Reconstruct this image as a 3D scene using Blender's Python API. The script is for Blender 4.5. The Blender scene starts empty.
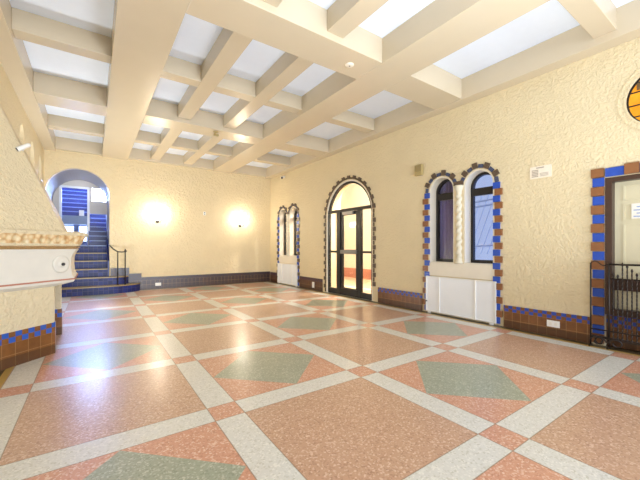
import bpy, bmesh, math, random
from mathutils import Vector, Matrix
from mathutils.geometry import tessellate_polygon
random.seed(7)
PI = math.pi
S = bpy.context.scene
COL = S.collection

# ------------------------------------------------------------------ materials
def lin(r, g, b):
    f = lambda c: (c/255/12.92) if c/255 <= .04045 else ((c/255+.055)/1.055)**2.4
    return (f(r), f(g), f(b), 1)

class NT:
    """small helper around a node tree"""
    def __init__(s, name):
        s.m = bpy.data.materials.new(name); s.m.use_nodes = True
        s.t = s.m.node_tree; s.n = s.t.nodes; s.l = s.t.links
        s.b = s.n['Principled BSDF']
        s.co = s.n.new('ShaderNodeTexCoord').outputs['Object']
    def put(s, sock, v):
        if hasattr(v, 'links'): s.l.new(v, sock)
        else: sock.default_value = v
    def m_(s, op, a, b=0.0, c=None):
        n = s.n.new('ShaderNodeMath'); n.operation = op
        s.put(n.inputs[0], a); s.put(n.inputs[1], b)
        if c is not None: s.put(n.inputs[2], c)
        return n.outputs[0]
    def xyz(s):
        n = s.n.new('ShaderNodeSeparateXYZ'); s.l.new(s.co, n.inputs[0]); return n.outputs
    def vec(s, x, y, z=0.0):
        n = s.n.new('ShaderNodeCombineXYZ')
        for i, v in enumerate((x, y, z)): s.put(n.inputs[i], v)
        return n.outputs[0]
    def mix(s, f, a, b, mode='MIX'):
        n = s.n.new('ShaderNodeMix'); n.data_type = 'RGBA'; n.blend_type = mode
        s.put(n.inputs[0], f); s.put(n.inputs[6], a); s.put(n.inputs[7], b)
        return n.outputs[2]
    def noise(s, scale, detail=3, rough=.5, co=None, out=0):
        n = s.n.new('ShaderNodeTexNoise'); s.l.new(co or s.co, n.inputs['Vector'])
        n.inputs['Scale'].default_value = scale; n.inputs['Detail'].default_value = detail
        n.inputs['Roughness'].default_value = rough
        return n.outputs[out]
    def voro(s, scale, feature='F1', out='Distance', co=None):
        n = s.n.new('ShaderNodeTexVoronoi'); n.feature = feature
        s.l.new(co or s.co, n.inputs['Vector']); n.inputs['Scale'].default_value = scale
        return n.outputs[out]
    def ramp(s, f, stops):
        n = s.n.new('ShaderNodeValToRGB'); s.l.new(f, n.inputs[0]); e = n.color_ramp.elements
        while len(e) < len(stops): e.new(.5)
        for i, (p, c) in enumerate(stops): e[i].position = p; e[i].color = c
        return n.outputs[0]
    def bump(s, h, strength=.3, dist=.01):
        n = s.n.new('ShaderNodeBump'); s.l.new(h, n.inputs['Height'])
        n.inputs['Strength'].default_value = strength; n.inputs['Distance'].default_value = dist
        s.l.new(n.outputs[0], s.b.inputs['Normal'])
    def fin(s, col, rough=.5, metal=0.0, spec=.5, coat=0.0):
        s.put(s.b.inputs['Base Color'], col); s.put(s.b.inputs['Roughness'], rough)
        s.b.inputs['Metallic'].default_value = metal
        s.b.inputs['Specular IOR Level'].default_value = spec
        s.b.inputs['Coat Weight'].default_value = coat
        return s.m

def plain(name, c, rough=.5, metal=0.0, var=.06, scale=9, bump=0.0, bscale=60, spec=.5, coat=0.0):
    s = NT(name); c = lin(*c)
    d = tuple(x*(1-var*2) for x in c[:3])+(1,)
    col = s.mix(s.noise(scale), d, c) if var else c
    if bump: s.bump(s.noise(bscale, 4), bump, .01)
    return s.fin(col, rough, metal, spec, coat)

def emit(name, c, strength):
    s = NT(name); s.b.inputs['Base Color'].default_value = (0, 0, 0, 1)
    s.b.inputs['Emission Color'].default_value = lin(*c); s.b.inputs['Emission Strength'].default_value = strength
    return s.m

def glass(name, tint=(255, 255, 255), gloss=.08):
    s = NT(name); s.n.remove(s.b)
    tr = s.n.new('ShaderNodeBsdfTransparent'); tr.inputs[0].default_value = lin(*tint)
    gl = s.n.new('ShaderNodeBsdfGlossy'); gl.inputs['Roughness'].default_value = .03
    lw = s.n.new('ShaderNodeLayerWeight'); lw.inputs[0].default_value = .5
    fac = s.m_('ADD', .04, s.m_('MULTIPLY', s.m_('POWER', lw.outputs['Facing'], 4.0), .5))
    mx = s.n.new('ShaderNodeMixShader'); s.l.new(fac, mx.inputs[0])
    s.l.new(tr.outputs[0], mx.inputs[1]); s.l.new(gl.outputs[0], mx.inputs[2])
    s.l.new(mx.outputs[0], s.n['Material Output'].inputs[0])
    return s.m

def stucco(name, c, strength=.55, rough=.5, scale=1.0):
    s = NT(name)
    a = s.noise(11*scale, 4, .55); b = s.noise(34*scale, 3, .6)
    h = s.m_('ADD', s.m_('SMOOTH_MIN', s.m_('ABSOLUTE', s.m_('SUBTRACT', a, .5)), .12, .08), s.m_('MULTIPLY', b, .12))
    s.bump(h, strength, .09)
    c1 = lin(*c); c0 = tuple(x*.90 for x in c1[:3])+(1,)
    return s.fin(s.mix(s.noise(2.2, 5), c0, c1), rough)

# floor -------------------------------------------------------------
GX, GY, GS, GW = .9034, 2.6923, 1.5121, .12
def floor_mat():
    s = NT('terrazzo_floor'); x, y, z = s.xyz()
    px = s.m_('DIVIDE', s.m_('SUBTRACT', x, GX), GS); py = s.m_('DIVIDE', s.m_('SUBTRACT', y, GY), GS)
    dist = lambda p: s.m_('MULTIPLY', s.m_('ABSOLUTE', s.m_('SUBTRACT', p, s.m_('ROUND', p))), GS)
    dx, dy = dist(px), dist(py)
    sx, sy = s.m_('LESS_THAN', dx, GW), s.m_('LESS_THAN', dy, GW)
    par = s.m_('FLOORED_MODULO', s.m_('ADD', s.m_('FLOOR', px), s.m_('FLOOR', py)), 2)
    even = s.m_('LESS_THAN', par, .5)
    hp = lambda p: s.m_('MULTIPLY', s.m_('ABSOLUTE', s.m_('SUBTRACT', s.m_('FRACT', p), .5)), GS)
    dia = s.m_('ADD', hp(px), hp(py))
    isd = s.m_('LESS_THAN', dia, .632)
    def chips(base, v1, v2, sc):
        vc = s.n.new('ShaderNodeTexVoronoi'); s.l.new(s.co, vc.inputs['Vector']); vc.inputs['Scale'].default_value = sc
        sp = s.n.new('ShaderNodeSeparateColor'); s.l.new(vc.outputs['Color'], sp.inputs[0])
        return s.ramp(sp.outputs[0], [(0, v1), (.22, base), (.72, base), (1, v2)])
    white = chips(lin(224, 223, 214), lin(204, 202, 186), lin(242, 240, 230), 85)
    orange = chips(lin(214, 154, 124), lin(194, 132, 104), lin(238, 206, 184), 85)
    tan = chips(lin(202, 160, 130), lin(176, 132, 104), lin(230, 202, 178), 85)
    green = chips(lin(158, 166, 144), lin(138, 148, 126), lin(200, 204, 186), 85)
    wear = s.noise(.9, 4)
    panel = s.mix(even, tan, s.mix(isd, orange, green))
    col = s.mix(s.m_('MAXIMUM', sx, sy), panel, white)
    col = s.mix(s.m_('MULTIPLY', sx, sy), col, orange)
    ed = lambda d: s.m_('LESS_THAN', s.m_('ABSOLUTE', s.m_('SUBTRACT', d, GW)), .004)
    line = s.m_('MAXIMUM', ed(dx), ed(dy))
    col = s.mix(s.m_('MULTIPLY', line, .6), col, lin(120, 96, 62))
    # border against the walls: gold line, then olive
    gold = s.m_('MAXIMUM', s.m_('MAXIMUM', s.m_('GREATER_THAN', x, 5.565), s.m_('LESS_THAN', x, -.735)), s.m_('GREATER_THAN', y, 11.72))
    dark = s.m_('MAXIMUM', s.m_('MAXIMUM', s.m_('GREATER_THAN', x, 5.635), s.m_('LESS_THAN', x, -.80)), s.m_('GREATER_THAN', y, 11.79))
    col = s.mix(gold, col, lin(196, 160, 78)); col = s.mix(dark, col, lin(66, 60, 38))
    col = s.mix(s.m_('MULTIPLY', wear, .16), col, lin(140, 112, 84))
    rough = s.m_('ADD', s.m_('MULTIPLY', s.noise(3, 4), .10), .30)
    s.b.inputs['Coat Roughness'].default_value = .2
    return s.fin(col, rough, 0, .7, .3)

def tile_mat(name, axis, top, row=.05, sq=.0635, brick=(150, 96, 50), dark=(92, 60, 38), blue=(46, 76, 168), bh=.14):
    """two rows of blue and brown checks above square brown tiles"""
    s = NT(name); x, y, z = s.xyz()
    a = {'x': x, 'y': y, 'd': s.m_('MULTIPLY', s.m_('ADD', x, y), .70711)}[axis]
    zt = s.m_('SUBTRACT', top, z)
    chk = s.m_('FLOORED_MODULO', s.m_('ADD', s.m_('FLOOR', s.m_('DIVIDE', a, sq)), s.m_('FLOOR', s.m_('DIVIDE', zt, row))), 2)
    chk = s.m_('LESS_THAN', chk, .5)
    tn = s.noise(14, 3)
    brown = s.mix(tn, lin(*dark), lin(*brick))
    inrow = s.m_('LESS_THAN', zt, row*2)
    c = s.mix(chk, brown, lin(*blue))
    vb = s.n.new('ShaderNodeTexVoronoi'); s.l.new(s.vec(s.m_('FLOOR', s.m_('DIVIDE', a, sq*2)), s.m_('FLOOR', s.m_('DIVIDE', zt, bh))), vb.inputs['Vector'])
    sp = s.n.new('ShaderNodeSeparateColor'); s.l.new(vb.outputs['Color'], sp.inputs[0])
    big = s.mix(s.m_('MULTIPLY', sp.outputs[0], .5), brown, lin(*dark))
    gr = lambda v, p: s.m_('LESS_THAN', s.m_('PINGPONG', v, p/2), .0035)
    grout = s.m_('MAXIMUM', gr(a, sq*2), gr(s.m_('SUBTRACT', zt, row*2), bh))
    big = s.mix(s.m_('MULTIPLY', grout, .55), big, lin(176, 140, 92))
    big = s.mix(s.m_('MULTIPLY', s.m_('LESS_THAN', z, .115), .6), big, lin(66, 46, 34))
    col = s.mix(inrow, big, c)
    return s.fin(col, .3, 0, .5)

M = {}
M['wall'] = stucco('cream_stucco', (230, 212, 172), .6, .5, 1.25)
M['backwall'] = stucco('cream_trowelled_stucco', (230, 209, 166), .95, .36, .7)
M['hood'] = stucco('cream_hood_stucco', (230, 212, 174), .7, .5, 1.2)
M['plaster'] = plain('smooth_white_plaster', (236, 226, 206), .5, var=.03, bump=.15)
M['grey_plaster'] = plain('grey_white_plaster', (214, 208, 202), .5, var=.04)
M['beam'] = plain('cream_gloss_beam_paint', (208, 192, 164), .26, var=.03, scale=3)
M['coffer'] = plain('pale_ceiling_paint', (234, 241, 253), .5, var=.02)
M['floor'] = floor_mat()
M['tile_y'] = tile_mat('dado_tile_side', 'y', .37)
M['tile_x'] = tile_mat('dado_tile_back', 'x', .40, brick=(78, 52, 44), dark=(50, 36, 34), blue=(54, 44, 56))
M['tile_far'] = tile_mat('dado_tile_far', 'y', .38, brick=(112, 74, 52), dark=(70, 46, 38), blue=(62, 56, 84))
M['tile_d'] = tile_mat('hearth_tile', 'd', .40, row=.062, sq=.07, brick=(150, 98, 48), dark=(104, 62, 30), blue=(44, 88, 178), bh=.138)
M['blue'] = plain('blue_glazed_tile', (42, 84, 188), .38, var=.16, scale=12)
M['brown'] = plain('brown_glazed_tile', (150, 98, 58), .4, var=.16, scale=12)
M['umber'] = plain('umber_glazed_tile', (100, 82, 66), .4, var=.14, scale=12)
M['olive'] = plain('dark_olive_tile', (92, 76, 50), .4, var=.14, scale=12)
M['slate'] = plain('slate_blue_glazed_tile', (78, 86, 112), .22, var=.14, scale=12)
M['rope'] = plain('tan_rope_moulding', (190, 150, 96), .5, var=.3, scale=60)
M['passage'] = plain('passage_grey_plaster', (164, 160, 158), .6, var=.05)
M['hallgrey'] = plain('stair_hall_grey_paint', (150, 150, 156), .6, var=.05)
M['riser'] = None
M['black'] = plain('black_painted_metal', (26, 25, 26), .35, var=.05)
M['iron'] = plain('wrought_iron', (54, 44, 38), .45, .4, var=.1)
M['bronze'] = plain('dark_bronze_frame', (46, 42, 40), .35, .3, var=.05)
M['steel'] = plain('brushed_steel', (150, 150, 150), .3, .8, var=.04)
M['wood'] = plain('dark_brown_wood', (74, 50, 38), .4, var=.15, scale=20)
M['grille'] = None
M['stone'] = plain('cast_stone', (228, 222, 208), .6, var=.06, scale=5, bump=.2)
M['column'] = plain('carved_limestone', (232, 224, 200), .6, var=.06, scale=20, bump=.2)
M['terracotta'] = plain('terracotta_line', (190, 128, 104), .6)
M['cream_door'] = plain('cream_painted_board', (216, 206, 172), .45, var=.03)
M['glass'] = glass('clear_glass')
M['white_plastic'] = plain('white_plastic', (240, 238, 232), .4, var=0)
M['dark_plastic'] = plain('dark_plastic', (46, 46, 48), .4, var=0)
M['tan_box'] = plain('olive_tan_plastic', (176, 156, 104), .5, var=.03)
M['paper'] = plain('printed_paper', (238, 232, 220), .7, var=.02)
M['signboard'] = plain('cream_sign_board', (240, 228, 208), .6, var=.03)
M['ink'] = plain('grey_print', (176, 160, 142), .7, var=.05)
M['blueink'] = plain('blue_print', (160, 176, 206), .7, var=.05)
M['drape'] = plain('violet_fabric', (118, 104, 176), .8, var=.12, scale=4)
M['bulb'] = emit('lit_bulb', (255, 236, 205), 30)
M['pane_lit'] = emit('daylit_pane', (160, 188, 255), 85)
M['pane_dim'] = emit('daylit_small_pane', (165, 192, 255), 9)
M['whitepaint'] = plain('white_gloss_paint', (236, 238, 242), .35, var=.02)
M['bluegrey'] = plain('blue_grey_paint', (120, 138, 172), .35, var=.05)

def riser_mat():
    s = NT('blue_stair_tile'); x, y, z = s.xyz()
    gr = lambda v, p: s.m_('LESS_THAN', s.m_('PINGPONG', v, p/2), .004)
    g = s.m_('MAXIMUM', gr(x, .12), gr(z, .119))
    cell = s.n.new('ShaderNodeTexVoronoi'); s.l.new(s.vec(s.m_('FLOOR', s.m_('DIVIDE', x, .12)), s.m_('FLOOR', s.m_('DIVIDE', z, .119)), s.m_('FLOOR', s.m_('DIVIDE', y, .12))), cell.inputs['Vector'])
    sp = s.n.new('ShaderNodeSeparateColor'); s.l.new(cell.outputs['Color'], sp.inputs[0])
    c = s.mix(sp.outputs[0], lin(24, 32, 86), lin(40, 50, 120))
    return s.fin(s.mix(s.m_('MULTIPLY', g, .5), c, lin(110, 106, 118)), .4, 0, .3)
M['riser'] = riser_mat()
M['tread'] = plain('olive_tan_tread_tile', (158, 134, 88), .35, var=.12, scale=14)
M['navy'] = plain('navy_gloss_stair', (20, 34, 112), .35, var=.12, scale=5)
M['nosing'] = plain('pale_blue_nosing', (120, 140, 195), .3, var=.05)

def grille_mat():
    s = NT('white_perforated_metal')
    x, y, z = s.xyz()
    hole = s.m_('MULTIPLY', s.m_('GREATER_THAN', s.m_('PINGPONG', y, .009), .0055), s.m_('GREATER_THAN', s.m_('PINGPONG', z, .009), .0055))
    base = s.mix(s.noise(4), lin(240, 242, 244), lin(248, 249, 250))
    s.b.inputs['Metallic'].default_value = 0
    return s.fin(s.mix(s.m_('MULTIPLY', hole, .3), base, lin(176, 178, 182)), .4)
M['grille'] = grille_mat()

def amber_mat():
    s = NT('amber_stained_glass')
    c = s.mix(s.noise(7, 3), lin(214, 120, 14), lin(250, 186, 40))
    s.b.inputs['Transmission Weight'].default_value = .35
    s.put(s.b.inputs['Emission Color'], c); s.b.inputs['Emission Strength'].default_value = .25
    return s.fin(c, .2)
M['amber'] = amber_mat()
M['brown_glass'] = plain('smoky_brown_glass', (120, 92, 58), .15, var=.2, scale=10)
M['ceil_carve'] = None
def carve_mat():
    s = NT('carved_mantel_band')
    x, y, z = s.xyz()
    a = s.m_('MULTIPLY', s.m_('ADD', x, y), .70711)
    v = s.voro(17); n = s.noise(40, 3)
    h = s.m_('ADD', s.m_('SINE', s.m_('MULTIPLY', a, 62)), s.m_('MULTIPLY', v, 3))
    s.bump(h, .55, .014)
    col = s.ramp(s.m_('ADD', s.m_('MULTIPLY', v, .9), s.m_('MULTIPLY', n, .4)), [(.25, lin(238, 222, 184)), (.6, lin(230, 204, 156)), (.9, lin(206, 160, 104))])
    return s.fin(col, .55)
M['carve'] = carve_mat()

# ------------------------------------------------------------------ mesh helper
class MB:
    def __init__(s): s.v = []; s.f = []; s.mi = []; s.ms = []; s.sm = []
    def _m(s, mat):
        if mat not in s.ms: s.ms.append(mat)
        return s.ms.index(mat)
    def add(s, vs, fs, mat, smooth=False):
        o = len(s.v); k = s._m(mat); s.v += [tuple(p) for p in vs]
        for f in fs: s.f.append([i+o for i in f]); s.mi.append(k); s.sm.append(smooth)
        return s
    def box(s, x0, x1, y0, y1, z0, z1, mat):
        v = [(x, y, z) for z in (z0, z1) for y in (y0, y1) for x in (x0, x1)]
        return s.add(v, [(0, 2, 3, 1), (4, 5, 7, 6), (0, 1, 5, 4), (2, 6, 7, 3), (0, 4, 6, 2), (1, 3, 7, 5)], mat)
    def prism(s, pts, d0, d1, mp, mat, smooth=False):
        """outline pts (a,b) extruded from depth d0 to d1 through mp(a,b,d)"""
        n = len(pts); v = [mp(a, b, d0) for a, b in pts]+[mp(a, b, d1) for a, b in pts]
        f = [tuple(range(n)), tuple(range(2*n-1, n-1, -1))]+[(i, (i+1) % n, n+(i+1) % n, n+i) for i in range(n)]
        return s.add(v, f, mat, smooth)
    def plate(s, outer, holes, d0, d1, mp, mat):
        loops = [outer]+list(holes); flat = [p for l in loops for p in l]; n = len(flat)
        tri = tessellate_polygon([[Vector((a, b, 0)) for a, b in l] for l in loops])
        v = [mp(a, b, d0) for a, b in flat]+[mp(a, b, d1) for a, b in flat]
        f = [tuple(t) for t in tri]+[tuple(n+i for i in reversed(t)) for t in tri]
        o = 0
        for l in loops:
            k = len(l); f += [(o+i, o+(i+1) % k, n+o+(i+1) % k, n+o+i) for i in range(k)]; o += k
        return s.add(v, f, mat)
    def tube(s, pts, r, mat, n=8, closed=False):
        P = [Vector(p) for p in pts]; rs = r if isinstance(r, (list, tuple)) else [r]*len(P)
        v = []; up = None
        for i, p in enumerate(P):
            a = P[i-1] if (i or closed) else p; b = P[(i+1) % len(P)] if (i < len(P)-1 or closed) else p
            t = (b-a).normalized()
            if up is None: up = Vector((0, 0, 1)) if abs(t.z) < .9 else Vector((0, 1, 0))
            x = t.cross(up).normalized(); u = x.cross(t).normalized(); up = u
            v += [p+rs[i]*(math.cos(2*PI*k/n)*x+math.sin(2*PI*k/n)*u) for k in range(n)]
        m = len(P); f = []
        for i in range(m if closed else m-1):
            j = (i+1) % m
            f += [(i*n+k, i*n+(k+1) % n, j*n+(k+1) % n, j*n+k) for k in range(n)]
        if not closed: f += [tuple(range(n)), tuple(range((m-1)*n, m*n))]
        return s.add(v, f, mat, True)
    def lathe(s, prof, c, mat, n=24, axis='z'):
        v = []
        for r, h in prof:
            for k in range(n):
                a = 2*PI*k/n; p = (r*math.cos(a), r*math.sin(a), h)
                if axis == 'x': p = (p[2], p[0], p[1])
                if axis == 'y': p = (p[0], p[2], p[1])
                v.append((c[0]+p[0], c[1]+p[1], c[2]+p[2]))
        m = len(prof); f = [(i*n+k, i*n+(k+1) % n, (i+1)*n+(k+1) % n, (i+1)*n+k) for i in range(m-1) for k in range(n)]
        f += [tuple(range(n)), tuple(range((m-1)*n, m*n))]
        return s.add(v, f, mat, True)
    def loft(s, rings, mat, smooth=False, cap=True):
        n = len(rings[0]); v = [p for r in rings for p in r]
        f = [(i*n+k, i*n+(k+1) % n, (i+1)*n+(k+1) % n, (i+1)*n+k) for i in range(len(rings)-1) for k in range(n)]
        if cap: f += [tuple(range(n)), tuple(range((len(rings)-1)*n, len(rings)*n))]
        return s.add(v, f, mat, smooth)
    def build(s, name, parent=None, bevel=0, loc=None):
        me = bpy.data.meshes.new(name)
        base = Vector((0, 0, 0))
        me.from_pydata(s.v, [], s.f); me.update()
        for m in s.ms: me.materials.append(m)
        for p, k, q in zip(me.polygons, s.mi, s.sm): p.material_index = k; p.use_smooth = q
        bm = bmesh.new(); bm.from_mesh(me); bmesh.ops.recalc_face_normals(bm, faces=bm.faces); bm.to_mesh(me); bm.free()
        o = bpy.data.objects.new(name, me); COL.objects.link(o)
        if parent:
            o.parent = parent; o.matrix_parent_inverse = Matrix.Translation(-Vector(parent.location))
        if bevel:
            b = o.modifiers.new('bevel', 'BEVEL'); b.width = bevel; b.segments = 2; b.limit_method = 'ANGLE'
        return o

def tag(o, label, cat, group=None, kind=None):
    o['label'] = label; o['category'] = cat
    if group: o['group'] = group
    if kind: o['kind'] = kind
    return o
def thing(name, loc, label, cat, group=None, kind=None):
    o = bpy.data.objects.new(name, None); COL.objects.link(o); o.location = loc
    o.empty_display_size = .1
    return tag(o, label, cat, group, kind)
def copy_tree(o, dy, label=None):
    """copy a thing with its parts and sub-parts, moved along the wall"""
    def cp(src, par):
        c = src.copy(); COL.objects.link(c)
        if par is not None: c.parent = par; c.matrix_parent_inverse = src.matrix_parent_inverse.copy()
        for ch in src.children: cp(ch, c)
        return c
    c = cp(o, None); c.location.y += dy
    if label: c['label'] = label
    return c
def structure(o, label, cat): return tag(o, label, cat, None, 'structure')

W, B, L, CEIL = 5.78, 11.85, -1.12, 4.45      # right wall, back wall, left wall, coffer ceiling
MAIN, MINOR = 4.08, 4.17                       # undersides of main and minor beams
REAR = -4.0
mpR = lambda a, b, d: (d, a, b)                # outline in the plane of a side wall: a=Y b=Z
mpB = lambda a, b, d: (a, d, b)                # outline in the plane of the back wall
mpZ = lambda a, b, d: (a, b, d)

def arch(y0, y1, zb, zs, n=28, point=0.0):
    c, r = (y0+y1)/2, (y1-y0)/2
    pts = [(y0, zb), (y1, zb)]
    for i in range(n+1):
        t = PI*i/n
        pts.append((c+r*math.cos(t), zs+r*math.sin(t)*(1+point)))
    return pts
def rect(y0, y1, z0, z1): return [(y0, z0), (y1, z0), (y1, z1), (y0, z1)]
def circle(cy, cz, r, n=40): return [(cy+r*math.cos(2*PI*i/n), cz+r*math.sin(2*PI*i/n)) for i in range(n)]

# ------------------------------------------------------------------ shell
structure(MB().box(L-.35, W+.4, REAR, 11.9, -.12, 0, M['floor']).build('floor'), 'patterned terrazzo floor of tan panels, green diamonds and pale strips', 'floor')

WINC = [3.66, 10.42]
DY0, DY1, DSP = 6.03, 8.03, 2.22
holes = [arch(DY0, DY1, .0, DSP)]
for c in WINC:
    holes += [arch(c-.68, c-.10, 1.04, 2.50, 20), arch(c+.10, c+.68, 1.04, 2.50, 20)]
holes += [rect(.26, 1.46, 0.0, 2.31), circle(.86, 3.27, .40)]
structure(MB().plate(rect(REAR, B+.3, -.1, CEIL+.15), holes, W, W+.34, mpR, M['wall']).build('wall_right'),
          'right-hand cream stucco wall with arched door and windows', 'wall')
AX, AR, ASP = -.345, .75, 2.90                 # stair arch: centre, radius, springing
structure(MB().plate(rect(L-.3, W+.34, -.1, CEIL+.15), [arch(AX-AR, AX+AR, 0, ASP, 32)], B, B+.18, mpB, M['backwall']).build('wall_back'),
          'back cream trowelled stucco wall between stair arch and corner', 'wall')
nich = [arch(y-.27, y+.27, 2.95, 3.36, 16, .35) for y in (8.45, 9.75, 11.05)]
m = MB().plate(rect(REAR, B+.0, -.1, CEIL+.15), nich, L-.16, L, mpR, M['wall'])
m.box(L-.22, L-.16, REAR, B, -.1, CEIL+.15, M['wall'])
structure(m.build('wall_left'), 'left cream stucco wall with three pointed niches', 'wall')
structure(MB().box(L-.35, W+.4, REAR, B+.3, CEIL, CEIL+.15, M['coffer']).build('ceiling'), 'pale coffered ceiling panels above the beams', 'ceiling')

# beams: two long main beams, two cross main beams, wall beams, minor beams
tn = [0]
def trim(m, label):
    tn[0] += 1
    return structure(m.build('trim_%d' % tn[0], bevel=.006), label, 'beam')
YM = [(.22, .88), (3.50, 4.13)]
XM = [(-1.2, -.62), (3.45, 4.03), (7.60, 8.15)]
trim(MB().box(.22, .88, REAR, B, MAIN, CEIL, M['beam']), 'long broad ceiling beam left of centre running to back wall')
trim(MB().box(3.50, 4.13, REAR, B, MAIN, CEIL, M['beam']), 'long broad ceiling beam right of centre running to back wall')
trim(MB().box(W-.24, W, REAR, B, MAIN-.01, CEIL, M['beam']), 'ceiling beam along the top of the right wall')
trim(MB().box(L, -.86, REAR, B, MAIN-.01, CEIL, M['beam']), 'ceiling beam along the top of the left wall')
bays = [(-.86, .22), (.88, 3.50), (4.13, W-.24)]
for (y0, y1), wh in zip(XM, ('behind the camera', 'nearest the camera', 'farther down the hall')):
    for (x0, x1), bn in zip(bays, ('left bay', 'centre bay', 'right bay')):
        trim(MB().box(x0, x1, y0, y1, MAIN, CEIL, M['beam']), 'broad cross beam of the %s %s' % (bn, wh))
for (x0, x1), bn in zip(bays, ('left bay', 'centre bay', 'right bay')):
    trim(MB().box(x0, x1, 11.72, B, MAIN+.03, CEIL, M['beam']), 'shallow beam of the %s against the back wall' % bn)
groups = [(XM[0][1], XM[1][0], 1.40, 'near'), (XM[1][1], XM[2][0], 5.85, 'middle'), (XM[2][1], 11.72, 9.95, 'far')]
for y0, y1, yc, gn in groups:
    for (x0, x1), bn in zip(bays, ('left bay', 'centre bay', 'right bay')):
        if bn == 'centre bay':
            for xa, xb, sd in ((1.50, 1.77, 'left'), (2.49, 2.76, 'right')):
                trim(MB().box(xa, xb, y0, y1, MINOR, CEIL, M['beam']), '%s lengthwise minor beam in the %s coffer group, centre bay' % (sd, gn))
            for xa, xb, sd in ((.88, 1.50, 'left'), (1.77, 2.49, 'middle'), (2.76, 3.50, 'right')):
                if gn == 'near': continue
                trim(MB().box(xa, xb, yc-.12, yc+.12, MINOR, CEIL, M['beam']), '%s crosswise minor beam in the %s coffer group, centre bay' % (sd, gn))
        else:
            trim(MB().box(x0, x1, yc-.12, yc+.12, MINOR, CEIL, M['beam']), 'crosswise minor beam of the %s, %s coffers' % (bn, gn))

# dado tiles
bn = [0]
def dado(name, m, label): return structure(m.build(name), label, 'baseboard')
def seg(y0, y1, mat, h=.37): return MB().box(W-.022, W, y0, y1, 0, h, mat)
dado('baseboard_right_corner', seg(11.26, B-.03, M['tile_far'], .38), 'dark tile baseboard between back corner and far double window')
dado('baseboard_right_far', seg(8.23, 9.58, M['tile_far'], .38), 'dark tile baseboard between far double window and arched door')
dado('baseboard_right_middle', seg(4.51, 5.83, M['tile_y']), 'brown and blue tile baseboard between arched door and near window')
dado('baseboard_right_near', seg(1.61, 2.81, M['tile_y']), 'brown and blue tile baseboard between near window and railing')
dado('baseboard_right_rear', seg(REAR, .11, M['tile_y']), 'brown and blue tile baseboard right of the railed opening')
m = MB().box(1.26, W-.03, B-.022, B, 0, .40, M['tile_x'])
m.box(.92, 1.26, B-.022, B, 0, .53, M['tile_x']).box(AX+AR+.02, .92, B-.022, B, 0, .72, M['tile_x'])
dado('baseboard_back', m, 'dark brown tile baseboard of back wall stepping up to stairs')

# ------------------------------------------------------------------ tile borders
def tiles_along(mb, path, wide, thin, prot=.03, mats=('blue', 'brown'), step=.115, x=W, start=0, inner=0.0):
    """path: list of (y,z) along the opening; tiles alternate; outward = left of travel"""
    P = [Vector(p) for p in path]; ln = [0]
    for a, b in zip(P, P[1:]): ln.append(ln[-1]+(b-a).length)
    n = max(1, round(ln[-1]/step)); st = ln[-1]/n
    def at(d):
        for i in range(len(P)-1):
            if d <= ln[i+1]+1e-9:
                return P[i].lerp(P[i+1], (d-ln[i])/max(1e-9, ln[i+1]-ln[i]))
        return P[-1]
    for k in range(n):
        a, b = at(k*st+.004), at((k+1)*st-.004); t = (b-a).normalized(); nrm = Vector((-t.y, t.x))
        odd = (k+start) % 2; w = thin if odd == 0 else wide; pr = prot*.7 if odd == 0 else prot
        off = nrm*(-inner if odd == 0 else 0)*(1 if w > 0 else -1)
        q = [a+off, b+off, b+nrm*w, a+nrm*w]
        mb.prism([(p.x, p.y) for p in q], x+.02, x-pr, mpR, M[mats[odd]])
    return n
def arcpts(c, zs, r, a0, a1, n=24): return [(c+r*math.cos(a0+(a1-a0)*i/n), zs+r*math.sin(a0+(a1-a0)*i/n)) for i in range(n+1)]

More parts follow.
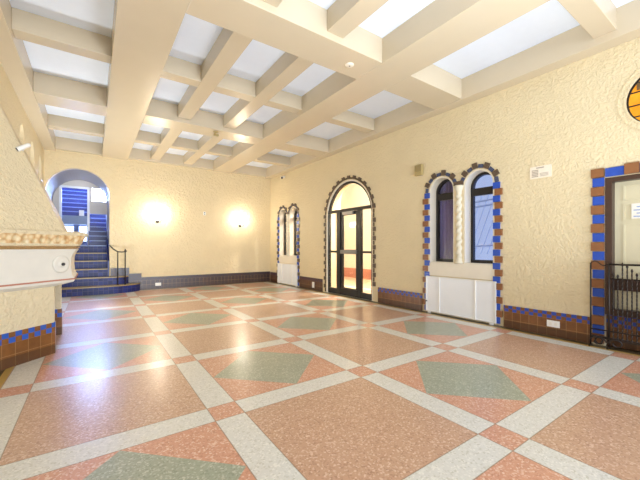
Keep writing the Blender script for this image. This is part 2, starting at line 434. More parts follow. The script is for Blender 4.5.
# ------------------------------------------------------------------ double windows on the right wall
def double_window(c, num, label, far):
    t = thing('window_%d' % num, (W, c, 0), label, 'window', 'tile-framed double windows', 'structure')
    # border: sides blue and brown, arches dark, dip in the middle
    b = MB(); R = .30
    o0, o1 = c-.70, c+.70
    side = ('blue', 'brown') if not far else ('blue', 'umber')
    tiles_along(b, [(o0, 2.50), (o0, .03)], -.125, -.085, mats=side, inner=.035)      # near side, travelling down
    tiles_along(b, [(o1, .03), (o1, 2.50)], -.125, -.085, mats=side, inner=.035)
    for cc in (c-.39, c+.39):
        lo = -.02 if cc > c else .28; hi = PI-.28 if cc > c else PI+.02
        tiles_along(b, arcpts(cc, 2.50, R+.01, hi, lo), .105, .065, mats=('slate', 'umber') if not far else ('slate', 'umber'), step=.105)
    b.box(W-.025, W+.02, c-.10, c+.10, 2.55, 2.63, M['umber'])
    b.build('tile_border', t)
    for q, side_ in ((c-.39, 'near'), (c+.39, 'far')):
        ar = arch(q-.29, q+.29, 1.04, 2.50, 20); inn = arch(q-.265, q+.265, 1.06, 2.50, 20)
        MB().plate(ar, [inn], W+.004, W+.20, mpR, M['plaster']).build('reveal', t)
        fr = arch(q-.29, q+.29, 1.04, 2.50, 20); f2 = arch(q-.215, q+.215, 1.12, 2.50, 20)
        f = MB().plate(fr, [f2], W+.20, W+.27, mpR, M['bronze'])
        f.box(W+.20, W+.27, q-.215, q+.215, 2.34, 2.48, M['bronze'])
        fo = f.build('frame', t)
        MB().box(W+.23, W+.236, q-.215, q+.215, 1.12, 2.71, M['glass']).build('pane', fo)
    # twisted column between the lights
    k = MB(); rings = []
    for i in range(61):
        z = 1.16+i*(2.38-1.16)/60; ph = i/60*2*PI*4.5; ring = []
        for j in range(24):
            a = 2*PI*j/24; r = .066*(1+.17*math.cos(2*(a-ph)))
            ring.append((W+.03+r*math.cos(a), c+r*math.sin(a), z))
        rings.append(ring)
    k.loft(rings, M['column'], True)
    k.lathe([(.085, 1.04), (.088, 1.08), (.07, 1.10), (.078, 1.13), (.06, 1.17)], (W+.03, c, 0), M['column'])
    k.lathe([(.062, 2.37), (.07, 2.39), (.066, 2.42), (.095, 2.50), (.10, 2.51), (.10, 2.55)], (W+.03, c, 0), M['column'])
    k.build('twisted_column', t)
    MB().box(W-.012, W+.02, c-.70, c+.70, .78, 1.04, M['plaster']).build('sill_panel', t)
    return t
double_window(WINC[0], 1, 'nearer double arched window with blue and brown tile border', False)
double_window(WINC[1], 2, 'farther double arched window next to the back corner', True)

def radiator_cover(c, label):
    t = thing('radiator_cover', (W-.03, c, 0), label, 'radiator cover', 'white grille radiator covers')
    y0, y1 = c-.73, c+.73
    MB().box(W-.035, W-.012, y0, y1, .03, .76, M['grille']).build('grille', t)
    f = MB()
    for a, b in ((y0, y0+.02), (y1-.02, y1)): f.box(W-.05, W-.03, a, b, .03, .76, M['white_plastic'])
    f.box(W-.05, W-.03, y0+.02, y1-.02, .74, .76, M['white_plastic']).box(W-.05, W-.03, y0+.02, y1-.02, .03, .05, M['white_plastic'])
    f.build('frame', t)
    for d in (-.35, .41): MB().box(W-.05, W-.03, c+d-.014, c+d+.014, .05, .74, M['white_plastic']).build('divider', t)
    for d in (-.65, .65): MB().box(W-.05, W-.02, c+d-.03, c+d+.03, 0, .03, M['white_plastic']).build('foot', t)
    MB().tube([(W-.05, y1-.03, .24), (W-.085, y1-.03, .24)], .012, M['dark_plastic']).build('valve_knob', t)
    return t
radiator_cover(WINC[0], 'white three-panel grille radiator cover below the nearer double window')
radiator_cover(WINC[1], 'white grille radiator cover below the farther double window by corner')

# violet drape hanging outside/behind window pane (far light), and pale fire-stair bars outside the near light
def drape(c, label):
    m = MB(); n = 40; y0, y1 = c+.06, c+.72; f = []; v = []
    for i in range(n+1):
        y = y0+(y1-y0)*i/n; x = W+.37+.022*math.sin(i*1.15)+.01*math.sin(i*2.7)
        for z in (1.0, 2.9): v.append((x, y, z))
        for z in (1.0, 2.9): v.append((x+.004, y, z))
    for i in range(n):
        o = i*4; f += [(o, o+4, o+5, o+1), (o+2, o+3, o+7, o+6)]
    m.add(v, f, M['drape'], True)
    return tag(m.build('curtain'), label, 'curtain')
drape(WINC[0], 'violet curtain behind left light of the nearer double window')
m = MB()
for i in range(6): m.tube([(7.6, 4.72-.16*i, 1.2), (7.6, 4.2-.16*i, 2.6)], .010, M['whitepaint'])
for z in (1.35, 2.3, 2.42, 2.6): m.tube([(7.6, 2.9, z+.12), (7.6, 4.8, z)], .022, M['whitepaint'])
tag(m.build('fire_stair_railing'), 'pale slanting metal railing outside right light of nearer window', 'railing')

# ------------------------------------------------------------------ arched entrance door
t = thing('door_1', (W, 7.03, 0), 'black metal framed glass entrance door under tiled round arch', 'door', None, 'structure')
b = MB()
ya, yb = DY0-.02, DY1+.02
tiles_along(b, [(ya, DSP), (ya, .38)], -.085, -.04, .03, ('olive', 'umber'), .115)
tiles_along(b, [(yb, .02), (yb, DSP)], -.085, -.04, .03, ('olive', 'umber'), .115)
tiles_along(b, arcpts(7.03, DSP, 1.02, PI, 0, 40), .095, .045, .03, ('olive', 'umber'), .115)
b.build('tile_border', t)
MB().plate(arch(DY0, DY1, .002, DSP), [arch(DY0+.035, DY1-.035, .003, DSP)], W+.002, W+.12, mpR, M['plaster']).build('reveal', t)
XF = W+.03
f = MB().plate(arch(DY0+.03, DY1-.03, .004, DSP), [arch(DY0+.09, DY1-.09, .16, DSP)], XF, XF+.08, mpR, M['black'])
f.box(XF-.01, XF+.08, DY0+.05, DY1-.05, 2.36, 2.44, M['bronze'])
fo = f.build('frame', t)
LY0, LY1 = 6.63, 7.38
fan = [(7.03+.91*math.cos(a), DSP+.91*math.sin(a)) for a in [math.asin(.22/.91)+(PI-2*math.asin(.22/.91))*i/24 for i in range(25)]]
MB().prism(fan, XF+.035, XF+.043, mpR, M['glass']).build('fanlight_pane', t)
for q0, q1 in ((DY0+.09, LY0-.12), (LY1+.16, DY1-.09)):
    s_ = MB().box(XF, XF+.06, q0, q1, 1.20, 1.26, M['black']).build('sidelight_rail', t)
    MB().box(XF+.03, XF+.038, q0, q1, .16, 1.20, M['glass']).box(XF+.03, XF+.038, q0, q1, 1.26, 2.36, M['glass']).build('pane', s_)
for q0, q1 in ((LY0-.12, LY0), (LY1, LY1+.16)):
    MB().box(XF-.02, XF+.07, q0, q1, .012, 2.36, M['black']).build('mullion', t)
lf = MB().plate(rect(LY0+.006, LY1-.006, .02, 2.35), [rect(LY0+.09, LY1-.09, .22, 1.17), rect(LY0+.09, LY1-.09, 1.29, 2.26)], XF+.005, XF+.055, mpR, M['black']).build('door_leaf', t)
MB().box(XF+.025, XF+.033, LY0+.09, LY1-.09, .22, 1.17, M['glass']).box(XF+.025, XF+.033, LY0+.09, LY1-.09, 1.29, 2.26, M['glass']).build('pane', lf)
MB().box(XF-.035, XF+.005, LY0+.02, LY1-.02, 1.18, 1.28, M['steel']).build('push_bar', lf)
MB().box(XF-.05, XF+.0, LY0+.16, LY0+.62, 2.27, 2.35, M['steel']).build('door_closer', lf)
MB().box(XF-.02, XF, LY0+.02, LY1-.02, .025, .2, M['black']).build('kick_plate', lf)

# vestibule beyond the door
VY0, VY1, VX = 5.0, 13.2, 9.6
v = MB().box(6.12, VX, VY0-.1, VY0, 0, 4.6, M['plaster']).box(6.12, VX, VY1, VY1+.1, 0, 4.6, M['plaster']).box(VX, VX+.1, VY0-.1, VY1+.1, 0, 4.6, M['plaster'])
structure(v.build('wall_vestibule'), 'cream walls of vestibule seen through the arched door', 'wall')
structure(MB().box(6.12, VX, VY0, VY1, 4.6, 4.7, M['plaster']).build('ceiling_vestibule'), 'cream ceiling of vestibule beyond the arched door', 'ceiling')
structure(MB().box(6.18, VX, VY0, VY1, -.12, 0, plain('vestibule_terrazzo', (206, 172, 140), .3)).build('floor_vestibule'), 'tan terrazzo floor of vestibule beyond the arched door', 'floor')
structure(MB().box(VX-.03, VX, VY0+.03, VY1-.03, 0, .42, M['terracotta']).box(7.5, VX-.03, VY1-.03, VY1, 0, .42, M['terracotta']).build('baseboard_vestibule'), 'terracotta tile baseboard of vestibule behind door glass', 'baseboard')
mm = MB(); mm.plate(rect(VY0, VY1, 0, 4.6), [arch(6.55, 9.35, 0.002, 2.86)], 7.2, 7.36, mpR, M['plaster'])
structure(mm.build('wall_vestibule_arch'), 'plain cream inner arch within vestibule beyond door', 'wall')

# ------------------------------------------------------------------ railed opening at the right edge
t = thing('door_2', (W, .86, 0), 'cream panelled door in blue and brown tiled frame at right edge', 'door', None, 'structure')
b = MB()
k = 0; z = .03
while z < 2.44:
    z1 = min(z+.125, 2.45); blue = k % 2 == 1
    for y0, y1 in (((1.465, 1.59) if blue else (1.465, 1.605)), ((.145, .255) if blue else (.115, .255))):
        b.box(W-(.03 if blue else .045), W+.02, y0, y1, z+.003, z1-.003, M['blue' if blue else 'brown'])
    k += 1; z += .1275
y = 1.455; k = 0
while y > .27:
    blue = k % 2 == 0
    b.box(W-(.03 if blue else .045), W+.02, max(.262, y-.20 if blue else y-.15)+.003, y-.003, 2.322, 2.44 if blue else 2.46, M['blue' if blue else 'brown'])
    y -= .20 if blue else .15; k += 1
b.build('tile_border', t)
MB().plate(rect(.262, 1.458, .44, 2.308), [rect(.33, 1.385, .52, 2.25)], W-.01, W+.12, mpR, M['wood']).build('frame', t)
p = MB().box(W+.12, W+.16, .262, 1.458, .44, 2.308, M['cream_door'])
pp = p.build('door_panel', t)
for y0, y1, z0, z1 in ((.40, 1.30, 1.02, 1.68), (.40, 1.30, 1.72, 1.95), (.40, 1.30, 1.99, 2.2), (.40, 1.30, .55, .74)):
    MB().plate(rect(y0, y1, z0, z1), [rect(y0+.02, y1-.02, z0+.02, z1-.02)], W+.108, W+.121, mpR, M['cream_door']).build('panel_moulding', pp)
MB().box(W+.095, W+.121, .33, 1.385, .77, .93, M['wood']).build('cross_rail', t)
MB().box(W+.05, W+.16, .262, 1.458, .002, .44, M['tile_y']).build('tile_base', t)
m = MB().box(W+.098, W+.107, 1.04, 1.21, 1.74, 1.94, M['paper'])
for i in range(4): m.box(W+.0965, W+.098, 1.06, 1.19-.03*(i % 2), 1.76+.042*i, 1.776+.042*i, M['blueink'])
tag(m.build('paper_notice'), 'small white paper notice with blue print on cream door', 'notice')

# round stained glass window above
t = thing('window_3', (W, .86, 3.27), 'round amber stained glass window above the railed opening', 'window', None, 'structure')
m = MB()
for r0, r1, pr in ((.385, .405, .012), (.405, .455, .004), (.455, .467, .012)):
    m.plate(circle(.86, 3.27, r1), [circle(.86, 3.27, r0)], W-pr, W+.02, mpR, M['wall'])
m.build('moulding_ring', t)
MB().plate(circle(.86, 3.27, .399), [], W+.06, W+.068, mpR, M['amber']).build('amber_pane', t)
m = MB().plate(circle(.86, 3.27, .399), [circle(.86, 3.27, .37)], W+.05, W+.075, mpR, M['bronze'])
for yy in (-.17, -.06, .06, .17):
    h = math.sqrt(.37**2-yy*yy); m.box(W+.05, W+.075, .86+yy-.008, .86+yy+.008, 3.27-h, 3.27+h, M['bronze'])
for zz in (-.2, -.05, .12, .24):
    h = math.sqrt(.37**2-zz*zz); m.box(W+.05, W+.075, .86-h, .86+h, 3.27+zz-.007, 3.27+zz+.007, M['bronze'])
m.build('leading', t)
for ys, zs in ((.24, .19), (.2, -.24)):
    MB().box(W+.052, W+.06, .86+ys-.05, .86+ys+.05, 3.27+zs-.045, 3.27+zs+.045, M['brown_glass']).build('smoky_pane', t)

# wrought-iron railing in front
t = thing('iron_railing', (W-.12, .86, 0), 'black wrought-iron railing with scroll feet before the tiled doorway', 'railing')
XR = W-.12
MB().tube([(XR, 1.40, 1.13), (XR, .32, 1.13)], .013, M['iron']).build('top_rail', t)
MB().tube([(XR, 1.40, .94), (XR, .32, .94)], .008, M['iron']).build('middle_rail', t)
MB().tube([(XR, 1.585, .235), (XR, .135, .235)], .009, M['iron']).build('lower_rail', t)
m = MB().box(XR-.02, XR+.02, .14, 1.58, .12, .15, M['iron']); m.build('bottom_rail', t)
for y in (1.585, .135):
    MB().tube([(XR, y, .02), (XR, y, 1.14)], .010, M['iron']).build('end_post', t)
    d = -1 if y > 1 else 1
    MB().tube([(XR, y+d*.19*(i/20), 1.14+.03*math.sin(i/20*PI*2)) for i in range(21)], .007, M['iron']).build('scroll', t)
for y in (1.39, .33): MB().tube([(XR, y, .03), (XR, y, 1.15)], .014, M['iron']).build('post', t)
def twisted(y, z1):
    m = MB(); rings = []
    for i in range(49):
        z = .15+(z1-.15)*i/48; a0 = i/48*2*PI*4
        rings.append([(XR+.0085*math.cos(a0+j*PI/2), y+.0085*math.sin(a0+j*PI/2), z) for j in range(4)])
    m.loft(rings, M['iron'])
    m.lathe([(.004, z1-.005), (.014, z1+.01), (.012, z1+.024), (.002, z1+.042)], (XR, y, 0), M['iron'], 10)
    return m
for i in range(22):
    y = 1.345-.0462*i; twisted(y, (.985, .96, 1.117, 1.09, 1.04, .99)[i % 6]).build('baluster', t)
for y, d in ((1.585, -1), (1.39, 1), (1.39, -1), (.33, 1), (.33, -1), (.135, 1)):
    pts = []
    for i in range(26):
        a = i/25*PI*2.2; r = .075*(1-i/36)
        pts.append((XR-.045-.02*math.cos(a), y+d*(.085-r*math.cos(a)), .085+r*.85*math.sin(a)))
    MB().tube(pts, .009, M['iron']).build('scroll_foot', t)
for y in (1.585, 1.39, .33, .135): MB().box(XR-.06, XR+.03, y-.012, y+.012, 0, .022, M['iron']).build('base_plate', t)

# ------------------------------------------------------------------ fireplace with chamfered front and tapering hood
FY = 6.0
def plan(xf, c, z):
    a = (L+.005, L+.005-c, z); b_ = (xf, xf-c, z)
    return [a, b_, (xf, 2*FY-b_[1], z), (L+.005, 2*FY-a[1], z)]
t = thing('fireplace', (-.75, FY, 0), 'cream stucco corner fireplace with tiled base, carved mantel and tapering hood', 'fireplace')
def pier(sgn):
    m = MB(); mt = MB()
    def P(xf, c, z, inner):
        pts = [(L+.005, L+.005-c), (xf, xf-c), (xf, inner), (L+.005, inner)]
        return [(x, y if sgn < 0 else 2*FY-y, z) for x, y in pts]
    m.loft([P(-.41, -5.80, .40, 5.50), P(-.41, -5.80, .88, 5.50)], M['hood'])
    mt.loft([P(-.40, -5.815, 0, 5.505), P(-.40, -5.815, .40, 5.505)], M['tile_d'])
    m.build('pier', t); mt.build('tile_base', t)
pier(-1); pier(1)
MB().box(L+.005, L+.06, 5.51, 6.49, 0, .86, plain('soot_black_brick', (40, 34, 30), .9)).build('firebox_back', t)
m = MB()
m.loft([plan(xf, c, z) for z, xf, c in ((.86, -.40, -5.80), (.885, -.28, -5.75), (.90, -.215, -5.725), (.93, -.20, -5.72))], M['stone'])
m.loft([plan(xf, c, z) for z, xf, c in ((.945, -.205, -5.722), (.965, -.22, -5.73), (1.0, -.235, -5.738), (1.10, -.245, -5.742), (1.22, -.24, -5.74), (1.29, -.215, -5.73), (1.315, -.195, -5.72), (1.335, -.19, -5.715))], M['stone'])
m.build('frieze', t)
MB().loft([plan(-.197, -5.716, .928), plan(-.197, -5.716, .947)], M['terracotta']).build('terracotta_line', t)
MB().loft([plan(-.20, -5.72, 1.335), plan(-.165, -5.70, 1.36), plan(-.20, -5.72, 1.375)], M['rope']).build('rope_moulding', t)
MB().loft([plan(-.19, -5.715, 1.373), plan(-.165, -5.70, 1.385), plan(-.16, -5.695, 1.405)], M['hood']).build('lower_moulding', t)
MB().loft([plan(-.155, -5.695, 1.405), plan(-.10, -5.67, 1.515)], M['carve']).build('carved_band', t)
MB().loft([plan(-.09, -5.665, 1.515), plan(-.065, -5.655, 1.535), plan(-.07, -5.66, 1.555), plan(-.14, -5.69, 1.57)], M['hood']).build('mantel_shelf', t)
top = 3.50
m = MB()
hb = plan(-.31, -5.80, 1.57)
ht = [(L+.005, 5.72, top), (L+.006, 5.80, top), (L+.006, 6.20, top), (L+.005, 6.28, top)]
m.loft([hb, ht], M['hood']); m.build('hood', t)
# shell medallion on the chamfered face of the frieze
n45 = Vector((1, -1, 0)).normalized(); tt = Vector((1, 1, 0)).normalized(); c0 = Vector((-.34, 5.40, 1.14))
m = MB(); rings = []
for r, h in ((.115, .0), (.112, .012), (.085, .016), (.06, .008), (.03, .012), (.018, .028), (.004, .032)):
    rings.append([tuple(c0+tt*(r*math.cos(2*PI*k/24))+Vector((0, 0, 1))*(r*math.sin(2*PI*k/24))+n45*h) for k in range(24)])
m.loft(rings, M['stone'], True); m.build('medallion', t)
m = MB(); rings = []
for r, h in ((.02, .02), (.02, .042), (.012, .05)):
    rings.append([tuple(c0+tt*(r*math.cos(2*PI*k/16))+Vector((0, 0, 1))*(r*math.sin(2*PI*k/16))+n45*h) for k in range(16)])
m.loft(rings, M['dark_plastic'], True); m.build('medallion_stud', t)

# small spotlight on the edge of the hood
e0 = Vector((-.31, 5.49, 1.57)); e1 = Vector((L, 5.80, top)); q = e0.lerp(e1, .535)
t = thing('spotlight', q, 'small white spotlight clamped to the edge of the fireplace hood', 'light')
MB().tube([q+Vector((-.01, .01, -.01)), q+Vector((.015, -.03, .03))], .012, M['white_plastic']).build('bracket', t)
MB().tube([q+Vector((.075, -.02, .085)), q+Vector((.06, -.025, .075)), q+Vector((-.035, -.05, .0)), q+Vector((-.045, -.052, -.006))], [.018, .026, .03, .03], M['white_plastic'], 14).build('lamp_can', t)
MB().tube([q+Vector((-.044, -.052, -.006)), q+Vector((-.052, -.054, -.012))], .024, M['dark_plastic'], 14).build('lens', t)

# ------------------------------------------------------------------ stairs, arch passage and stair hall
PB = 13.9
def tunnel():
    m = MB(); a = arch(AX-AR, AX+AR, 0, ASP, 32)[1:]+[(AX-AR, 0)]
    a = [(AX+AR, 0)]+[(AX+AR*math.cos(PI*i/32), ASP+AR*math.sin(PI*i/32)) for i in range(33)]+[(AX-AR, 0)]
    o = [(AX+(x-AX)*1.12, z*1.03) for x, z in a]
    n = len(a); v = []; f = []
    for y in (B+.17, PB):
        v += [(x, y, z) for x, z in a]+[(x, y, z) for x, z in o]
    for i in range(n-1):
        f += [(i, i+1, 2*n+i+1, 2*n+i), (n+i, n+i+1, 3*n+i+1, 3*n+i), (i, i+1, n+i+1, n+i), (2*n+i, 2*n+i+1, 3*n+i+1, 3*n+i)]
    return m.add(v, f, M['passage'], False)
structure(tunnel().build('wall_stair_passage'), 'grey barrel-vaulted passage around the stairs behind arch', 'wall')
m = MB().plate(rect(-1.4, .62, 1.2, 4.2), [rect(-.86, -.17, 1.44, 3.36), rect(-.13, .395, 1.44, 2.52), rect(-.05, .38, 2.96, 3.41)], PB, PB+.1, mpB, M['grey_plaster'])
structure(m.build('wall_stair_hall'), 'pale wall with two openings at the head of stairs', 'wall')
m = MB().box(-2.2, 1.6, 16.6, 16.7, 0, 5.2, M['hallgrey']).box(-2.3, -2.2, PB, 16.7, 0, 5.2, M['hallgrey']).box(1.6, 1.7, PB, 16.7, 0, 5.2, M['hallgrey'])
structure(m.build('wall_stair_hall_rear'), 'white rear walls of stair hall glimpsed behind upper flight', 'wall')
structure(MB().box(-2.3, 1.7, PB, 16.7, 5.2, 5.3, M['whitepaint']).build('ceiling_stair_hall'), 'white ceiling over the upper stair hall', 'ceiling')
m = MB().plate(rect(-.93, -.10, 1.44, 3.43), [rect(-.86, -.17, 1.435, 3.36)], PB-.03, PB, mpB, M['whitepaint'])
structure(m.build('trim_door_casing'), 'white casing round left opening at head of stairs', 'trim')
t = thing('window_4', (.17, PB, 3.2), 'bright white window above the upper stairs seen through arch', 'window', None, 'structure')
MB().box(-.45, .95, 16.45, 16.5, 3.15, 4.75, M['pane_lit']).build('pane', t)
MB().plate(rect(-.07, .40, 2.94, 3.43), [rect(-.04, .37, 2.97, 3.40)], PB-.02, PB, mpB, M['whitepaint']).build('frame', t)

RI = .237
t = thing('staircase', (.0, 11.4, 0), 'blue tiled lower stairs with curved bottom steps rising through arch', 'stairs')
def curved_step(y0, xr, r, z0, z1, yb, xl=L+.02):
    pts = [(xl, yb), (xl, y0)]
    n = 14
    for i in range(n+1):
        a = -PI/2+PI/2*i/n
        pts.append((xr-r+r*math.cos(a), yb+(yb-y0)*math.sin(a)))
    m = MB()
    m.prism(pts, z0, z1-.03, mpZ, M['riser'])
    o = [(x+(.012 if x > xl+.1 else 0), y-(.012 if y < yb-.01 else 0)) for x, y in pts]
    m2 = MB().prism(o, z1-.03, z1, mpZ, M['tread'])
    return m, m2
ys = [11.30, 11.62, 11.92, 12.20, 12.48, 12.76]
for i, y0 in enumerate(ys):
    z1 = RI*(i+1); yb = B-.03
    if i < 2:
        m, m2 = curved_step(y0, 1.20 if i == 0 else .90, .95 if i == 0 else .30, RI*i, z1, yb)
        if i == 0: m, m2 = curved_step(y0, 1.22, .95, 0, z1, yb)
    else:
        x0, x1 = AX-AR+.012, AX+AR-.012
        m = MB().box(x0, x1, y0, 13.3, RI*i-(.0 if i > 2 else RI*2), z1-.03, M['riser'])
        m2 = MB().box(x0, x1, y0-.012, 13.3 if i == 5 else ys[i+1]+.0, z1-.03, z1, M['tread'] if i < 5 else M['nosing'])
    s_ = m.build('step', t); m2.build('tread', s_)
# tiled stringer along the right wall of the passage
m = MB().prism([(11.86, RI*2), (11.86, .95), (12.2, 1.2), (12.75, 1.62), (13.3, 1.62), (13.3, 1.2)], AX+AR-.011, AX+AR-.045, mpR, M['navy'])
m.build('stringer', t)

def flight(x0, x1, y0, z0, n, rise, run, label, cat='stairs'):
    t = thing('stair_flight', ((x0+x1)/2, y0, z0), label, cat)
    for i in range(n):
        s_ = MB().box(x0, x1, y0+run*i, y0+run*(n+.3), z0+rise*i, z0+rise*(i+1)-.03, M['navy']).build('step', t)
        MB().box(x0, x1, y0+run*i-.02, y0+run*(i+1), z0+rise*(i+1)-.03, z0+rise*(i+1), M['nosing']).build('nosing', s_)
    return t
flight(-.125, .39, 13.32, RI*6, 9, .168, .25, 'narrow blue upper stairs rising on right side of the landing')
flight(-1.5, -.16, 14.35, 2.44, 7, .18, .27, 'glossy blue stair flight seen through left opening above landing')
t = tag(MB().box(-1.5, -.16, 14.02, 14.34, 2.14, 2.44, M['bluegrey']).build('landing_slab'), 'blue-grey landing edge beneath the upper left stair flight', 'landing')
tag(MB().box(-.40, -.26, 14.05, 14.16, 2.44, 2.64, M['whitepaint']).build('newel_block'), 'small white newel block on the blue-grey landing edge', 'newel')
t = thing('window_5', (-.45, 15.9, 1.8), 'pair of small bright panes below the blue-grey landing', 'window', None, 'structure')
for x0, x1 in ((-.86, -.54), (-.44, -.16)):
    f = MB().plate(rect(x0, x1, 1.55, 2.13), [rect(x0+.03, x1-.03, 1.58, 2.10)], 14.5, 14.55, mpB, M['bluegrey']).build('frame', t)
    MB().box(x0+.03, x1-.03, 14.52, 14.53, 1.58, 2.10, M['pane_dim']).build('pane', f)
structure(MB().box(-2.2, 1.6, 13.31, 16.6, RI*6-.12, RI*6-.02, M['navy']).build('floor_stair_hall'), 'blue floor of the stair hall landing', 'floor')

t = thing('stair_railing', (.7, 11.45, RI), 'black iron handrail with two posts on the bottom stair', 'railing')
for x in (.60, .79): MB().tube([(x, 11.47, RI), (x, 11.47, 1.22)], .016, M['black']).build('post', t)
MB().lathe([(.03, RI), (.03, RI+.015), (.018, RI+.03)], (.60, 11.47, 0), M['black'], 12).build('post_base', t)
MB().lathe([(.03, RI), (.03, RI+.015), (.018, RI+.03)], (.79, 11.47, 0), M['black'], 12).build('post_base', t)
pts = [(.385, 11.9, 1.42), (.42, 11.80, 1.40), (.50, 11.6, 1.30), (.60, 11.47, 1.225), (.70, 11.47, 1.215), (.79, 11.47, 1.225), (.83, 11.45, 1.25)]
MB().tube(pts, .017, M['black']).build('handrail', t)
MB().lathe([(.006, 1.22), (.022, 1.245), (.024, 1.27), (.012, 1.30), (.004, 1.32)], (.79, 11.47, 0), M['black'], 12).build('finial', t)

# ------------------------------------------------------------------ wall sconces
def sconce(x, z, label):
    t = thing('wall_sconce', (x, B, z), label, 'wall light', 'lit sconces on the back wall')
    MB().lathe([(.05, -.002), (.05, -.012), (.03, -.03)], (x, B, z-.16), M['bronze'], 20, 'y').build('backplate', t)
    for d in (-1, 1):
        a = [(x, B-.02, z-.16), (x+d*.03, B-.07, z-.20), (x+d*.075, B-.10, z-.19), (x+d*.09, B-.10, z-.13)]
        r = MB().tube(a, .007, M['bronze']).build('arm', t)
        MB().lathe([(.012, z-.13), (.022, z-.12), (.024, z-.085)], (x+d*.09, B-.10, 0), M['bronze'], 14).build('candle_cup', r)
        MB().lathe([(.02, z-.085), (.045, z-.05), (.055, z+.02), (.05, z+.08), (.035, z+.13), (.008, z+.165)], (x+d*.09, B-.10, 0), M['bulb'], 16).build('bulb', t)
    return t
SC = [(1.72, 2.36), (4.52, 2.32)]
sconce(SC[0][0], SC[0][1], 'lit twin-bulb wall sconce on back wall nearer the stair arch')
sconce(SC[1][0], SC[1][1], 'lit twin-bulb wall sconce on back wall nearer the right corner')

# ------------------------------------------------------------------ small fittings
def outlet(name, label, c, axis):
    x, y, z = c
    t = thing(name, c, label, 'outlet')
    if axis == 'x':
        MB().box(x-.012, x, y-.085, y+.085, z-.05, z+.05, M['white_plastic']).build('cover_plate', t, .003)
        for d in (-.035, .035): MB().box(x-.015, x-.012, y+d-.018, y+d+.018, z-.022, z+.022, M['paper']).build('socket', t)
    else:
        MB().box(x-.085, x+.085, y-.012, y, z-.05, z+.05, M['white_plastic']).build('cover_plate', t, .003)
        for d in (-.035, .035): MB().box(x+d-.018, x+d+.018, y-.015, y-.012, z-.022, z+.022, M['paper']).build('socket', t)
outlet('wall_outlet', 'white outlet in brown tile baseboard between near window and railing', (W-.022, 2.07, .19), 'x')
outlet('wall_outlet', 'white outlet in dark back wall baseboard below left sconce', (1.74, B-.022, .15), 'y')
t = thing('wall_outlet', (W-.022, 8.72, .15), 'white upright outlet in baseboard left of the arched door', 'outlet')
MB().box(W-.034, W-.022, 8.66, 8.78, .07, .25, M['white_plastic']).build('cover_plate', t, .003)
for d in (-.04, .04): MB().box(W-.037, W-.034, 8.70, 8.74, .16+d-.02, .16+d+.02, M['paper']).build('socket', t)

t = thing('wall_speaker', (W, 4.57, 3.02), 'olive-tan box mounted on wall above left edge of near window', 'speaker')
MB().box(W-.07, W, 4.48, 4.67, 2.90, 3.13, M['tan_box']).build('housing', t, .008)
MB().box(W-.074, W-.07, 4.50, 4.65, 2.98, 3.11, plain('tan_grille', (156, 138, 92), .6)).build('grille', t)

t = thing('wall_sign', (W, 2.25, 2.55), 'small cream printed notice on the stucco right of near window', 'sign')
MB().box(W-.012, W, 2.10, 2.40, 2.45, 2.64, M['signboard']).build('plate', t)
m = MB().box(W-.0135, W-.012, 2.20, 2.31, 2.605, 2.622, M['ink'])
for i in range(5): m.box(W-.0135, W-.012, 2.28, 2.375, 2.475+.024*i, 2.49+.024*i, M['ink'])
for i in range(3): m.box(W-.0135, W-.012, 2.14, 2.26, 2.478+.02*i, 2.486+.02*i, M['ink'])
m.build('print', t)

t = thing('thermostat', (3.22, B, 2.55), 'small white thermostat on back wall between the two sconces', 'thermostat')
MB().box(3.18, 3.26, B-.025, B+.003, 2.49, 2.61, M['white_plastic']).build('housing', t, .004)
MB().box(3.20, 3.24, B-.028, B-.025, 2.56, 2.59, M['dark_plastic']).build('dial', t)
MB().box(3.205, 3.235, B-.028, B-.025, 2.505, 2.53, M['dark_plastic']).build('switch', t)

t = thing('security_camera', (W, 10.7, 3.95), 'small white security camera high on right wall by corner', 'camera')
MB().lathe([(.05, 0), (.05, -.03), (.02, -.05)], (W, 10.7, 3.95), M['white_plastic'], 16, 'x').build('mount', t)
MB().tube([(W-.05, 10.7, 3.95), (W-.10, 10.68, 3.92)], .015, M['white_plastic']).build('arm', t)
MB().tube([(W-.08, 10.76, 3.93), (W-.16, 10.58, 3.88)], .045, M['white_plastic'], 14).build('body', t)
MB().tube([(W-.16, 10.58, 3.88), (W-.165, 10.57, 3.877)], .036, M['dark_plastic'], 14).build('lens', t)

t = thing('smoke_detector', (3.13, 3.76, MAIN), 'round white smoke detector under the near cross beam', 'detector')
MB().lathe([(.065, 0), (.065, -.010), (.05, -.018), (.02, -.022)], (3.13, 3.76, MAIN), M['signboard'], 28).build('housing', t)
MB().lathe([(.012, -.021), (.010, -.026)], (3.13, 3.76, MAIN), M['dark_plastic'], 12).build('sensor', t)
t = thing('ceiling_camera', (2.36, 7.74, MAIN), 'small dark camera under the far cross beam of centre bay', 'camera')
MB().lathe([(.06, 0), (.06, -.02), (.03, -.03)], (2.36, 7.74, MAIN), M['tan_box'], 20).build('mount', t)
MB().tube([(2.36, 7.74, MAIN-.02), (2.36, 7.73, MAIN-.06)], .018, M['tan_box']).build('stem', t)
MB().tube([(2.33, 7.76, MAIN-.07), (2.40, 7.69, MAIN-.10)],   .03, M['tan_box'], 14).build('body', t)

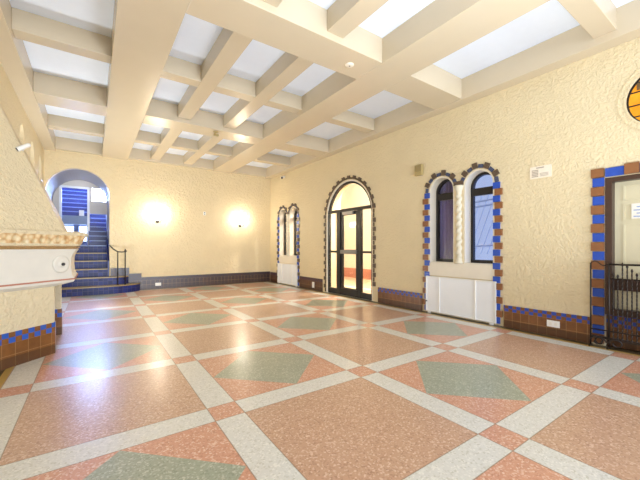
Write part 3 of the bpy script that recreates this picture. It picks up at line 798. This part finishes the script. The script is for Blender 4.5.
# ------------------------------------------------------------------ light
def area(name, loc, rot, sx, sy, e, c=(1, 1, 1)):
    d = bpy.data.lights.new(name, 'AREA'); d.shape = 'RECTANGLE'; d.size = sx; d.size_y = sy; d.energy = e; d.color = c
    o = bpy.data.objects.new(name, d); COL.objects.link(o); o.location = loc; o.rotation_euler = rot; return o
def point(name, loc, e, c, r=.05):
    d = bpy.data.lights.new(name, 'POINT'); d.energy = e; d.color = c; d.shadow_soft_size = r
    o = bpy.data.objects.new(name, d); COL.objects.link(o); o.location = loc; return o
area('rear_window_light', (3.0, -9.5, 1.9), (math.radians(90), 0, 0), 7, 4, 1060, (.86, .94, 1))
area('added_ceiling_fill', (2.4, .2, .9), (math.radians(172), 0, 0), 1.6, 1.6, 190, (.84, .93, 1))  # added upward fill to brighten the near coffers, no lamp stands here
area('added_ceiling_fill', (-.5, 8.9, .25), (math.radians(180), math.radians(26), 0), .7, .7, 100, (.84, .93, 1))  # second added fill, low past the fireplace, lifts the far ceiling without a fixture
WARM = (1, .93, .84)
for x, z in SC:
    for d in (-.09, .09): point('sconce_light', (x+d, B-.24, z+.08), 11, WARM, .05)
point('vestibule_light', (6.6, 5.6, 4.0), 300, (1, 1, .98), .2)
point('vestibule_light', (8.7, 6.9, 4.25), 700, (1, 1, .98), .2)
area('stair_hall_light', (.2, 15.6, 4.9), (0, 0, 0), 2.4, 1.2, 6, (.85, .92, 1))
point('passage_light', (-.3, 13.5, 3.25), 2.5, (.95, .96, 1), .1)

w = bpy.data.worlds.new('World'); S.world = w; w.use_nodes = True
bg = w.node_tree.nodes['Background']; bg.inputs[0].default_value = (.27, .42, 1.0, 1); bg.inputs[1].default_value = 1.0

# ------------------------------------------------------------------ camera
cd = bpy.data.cameras.new('Camera'); co = bpy.data.objects.new('Camera', cd); COL.objects.link(co)
co.location = (0, 0, 1.36); co.rotation_euler = (math.radians(90), 0, math.radians(-34.965))
cd.sensor_width = 36; cd.lens = 327.2/640*36; cd.shift_x = -2.03/640; cd.shift_y = 7.2/640; cd.clip_start = .05
S.camera = co
S.view_settings.view_transform = 'Standard'; S.view_settings.look = 'None'
S.view_settings.gamma = 1; S.view_settings.use_curve_mapping = False; S.view_settings.exposure = .36
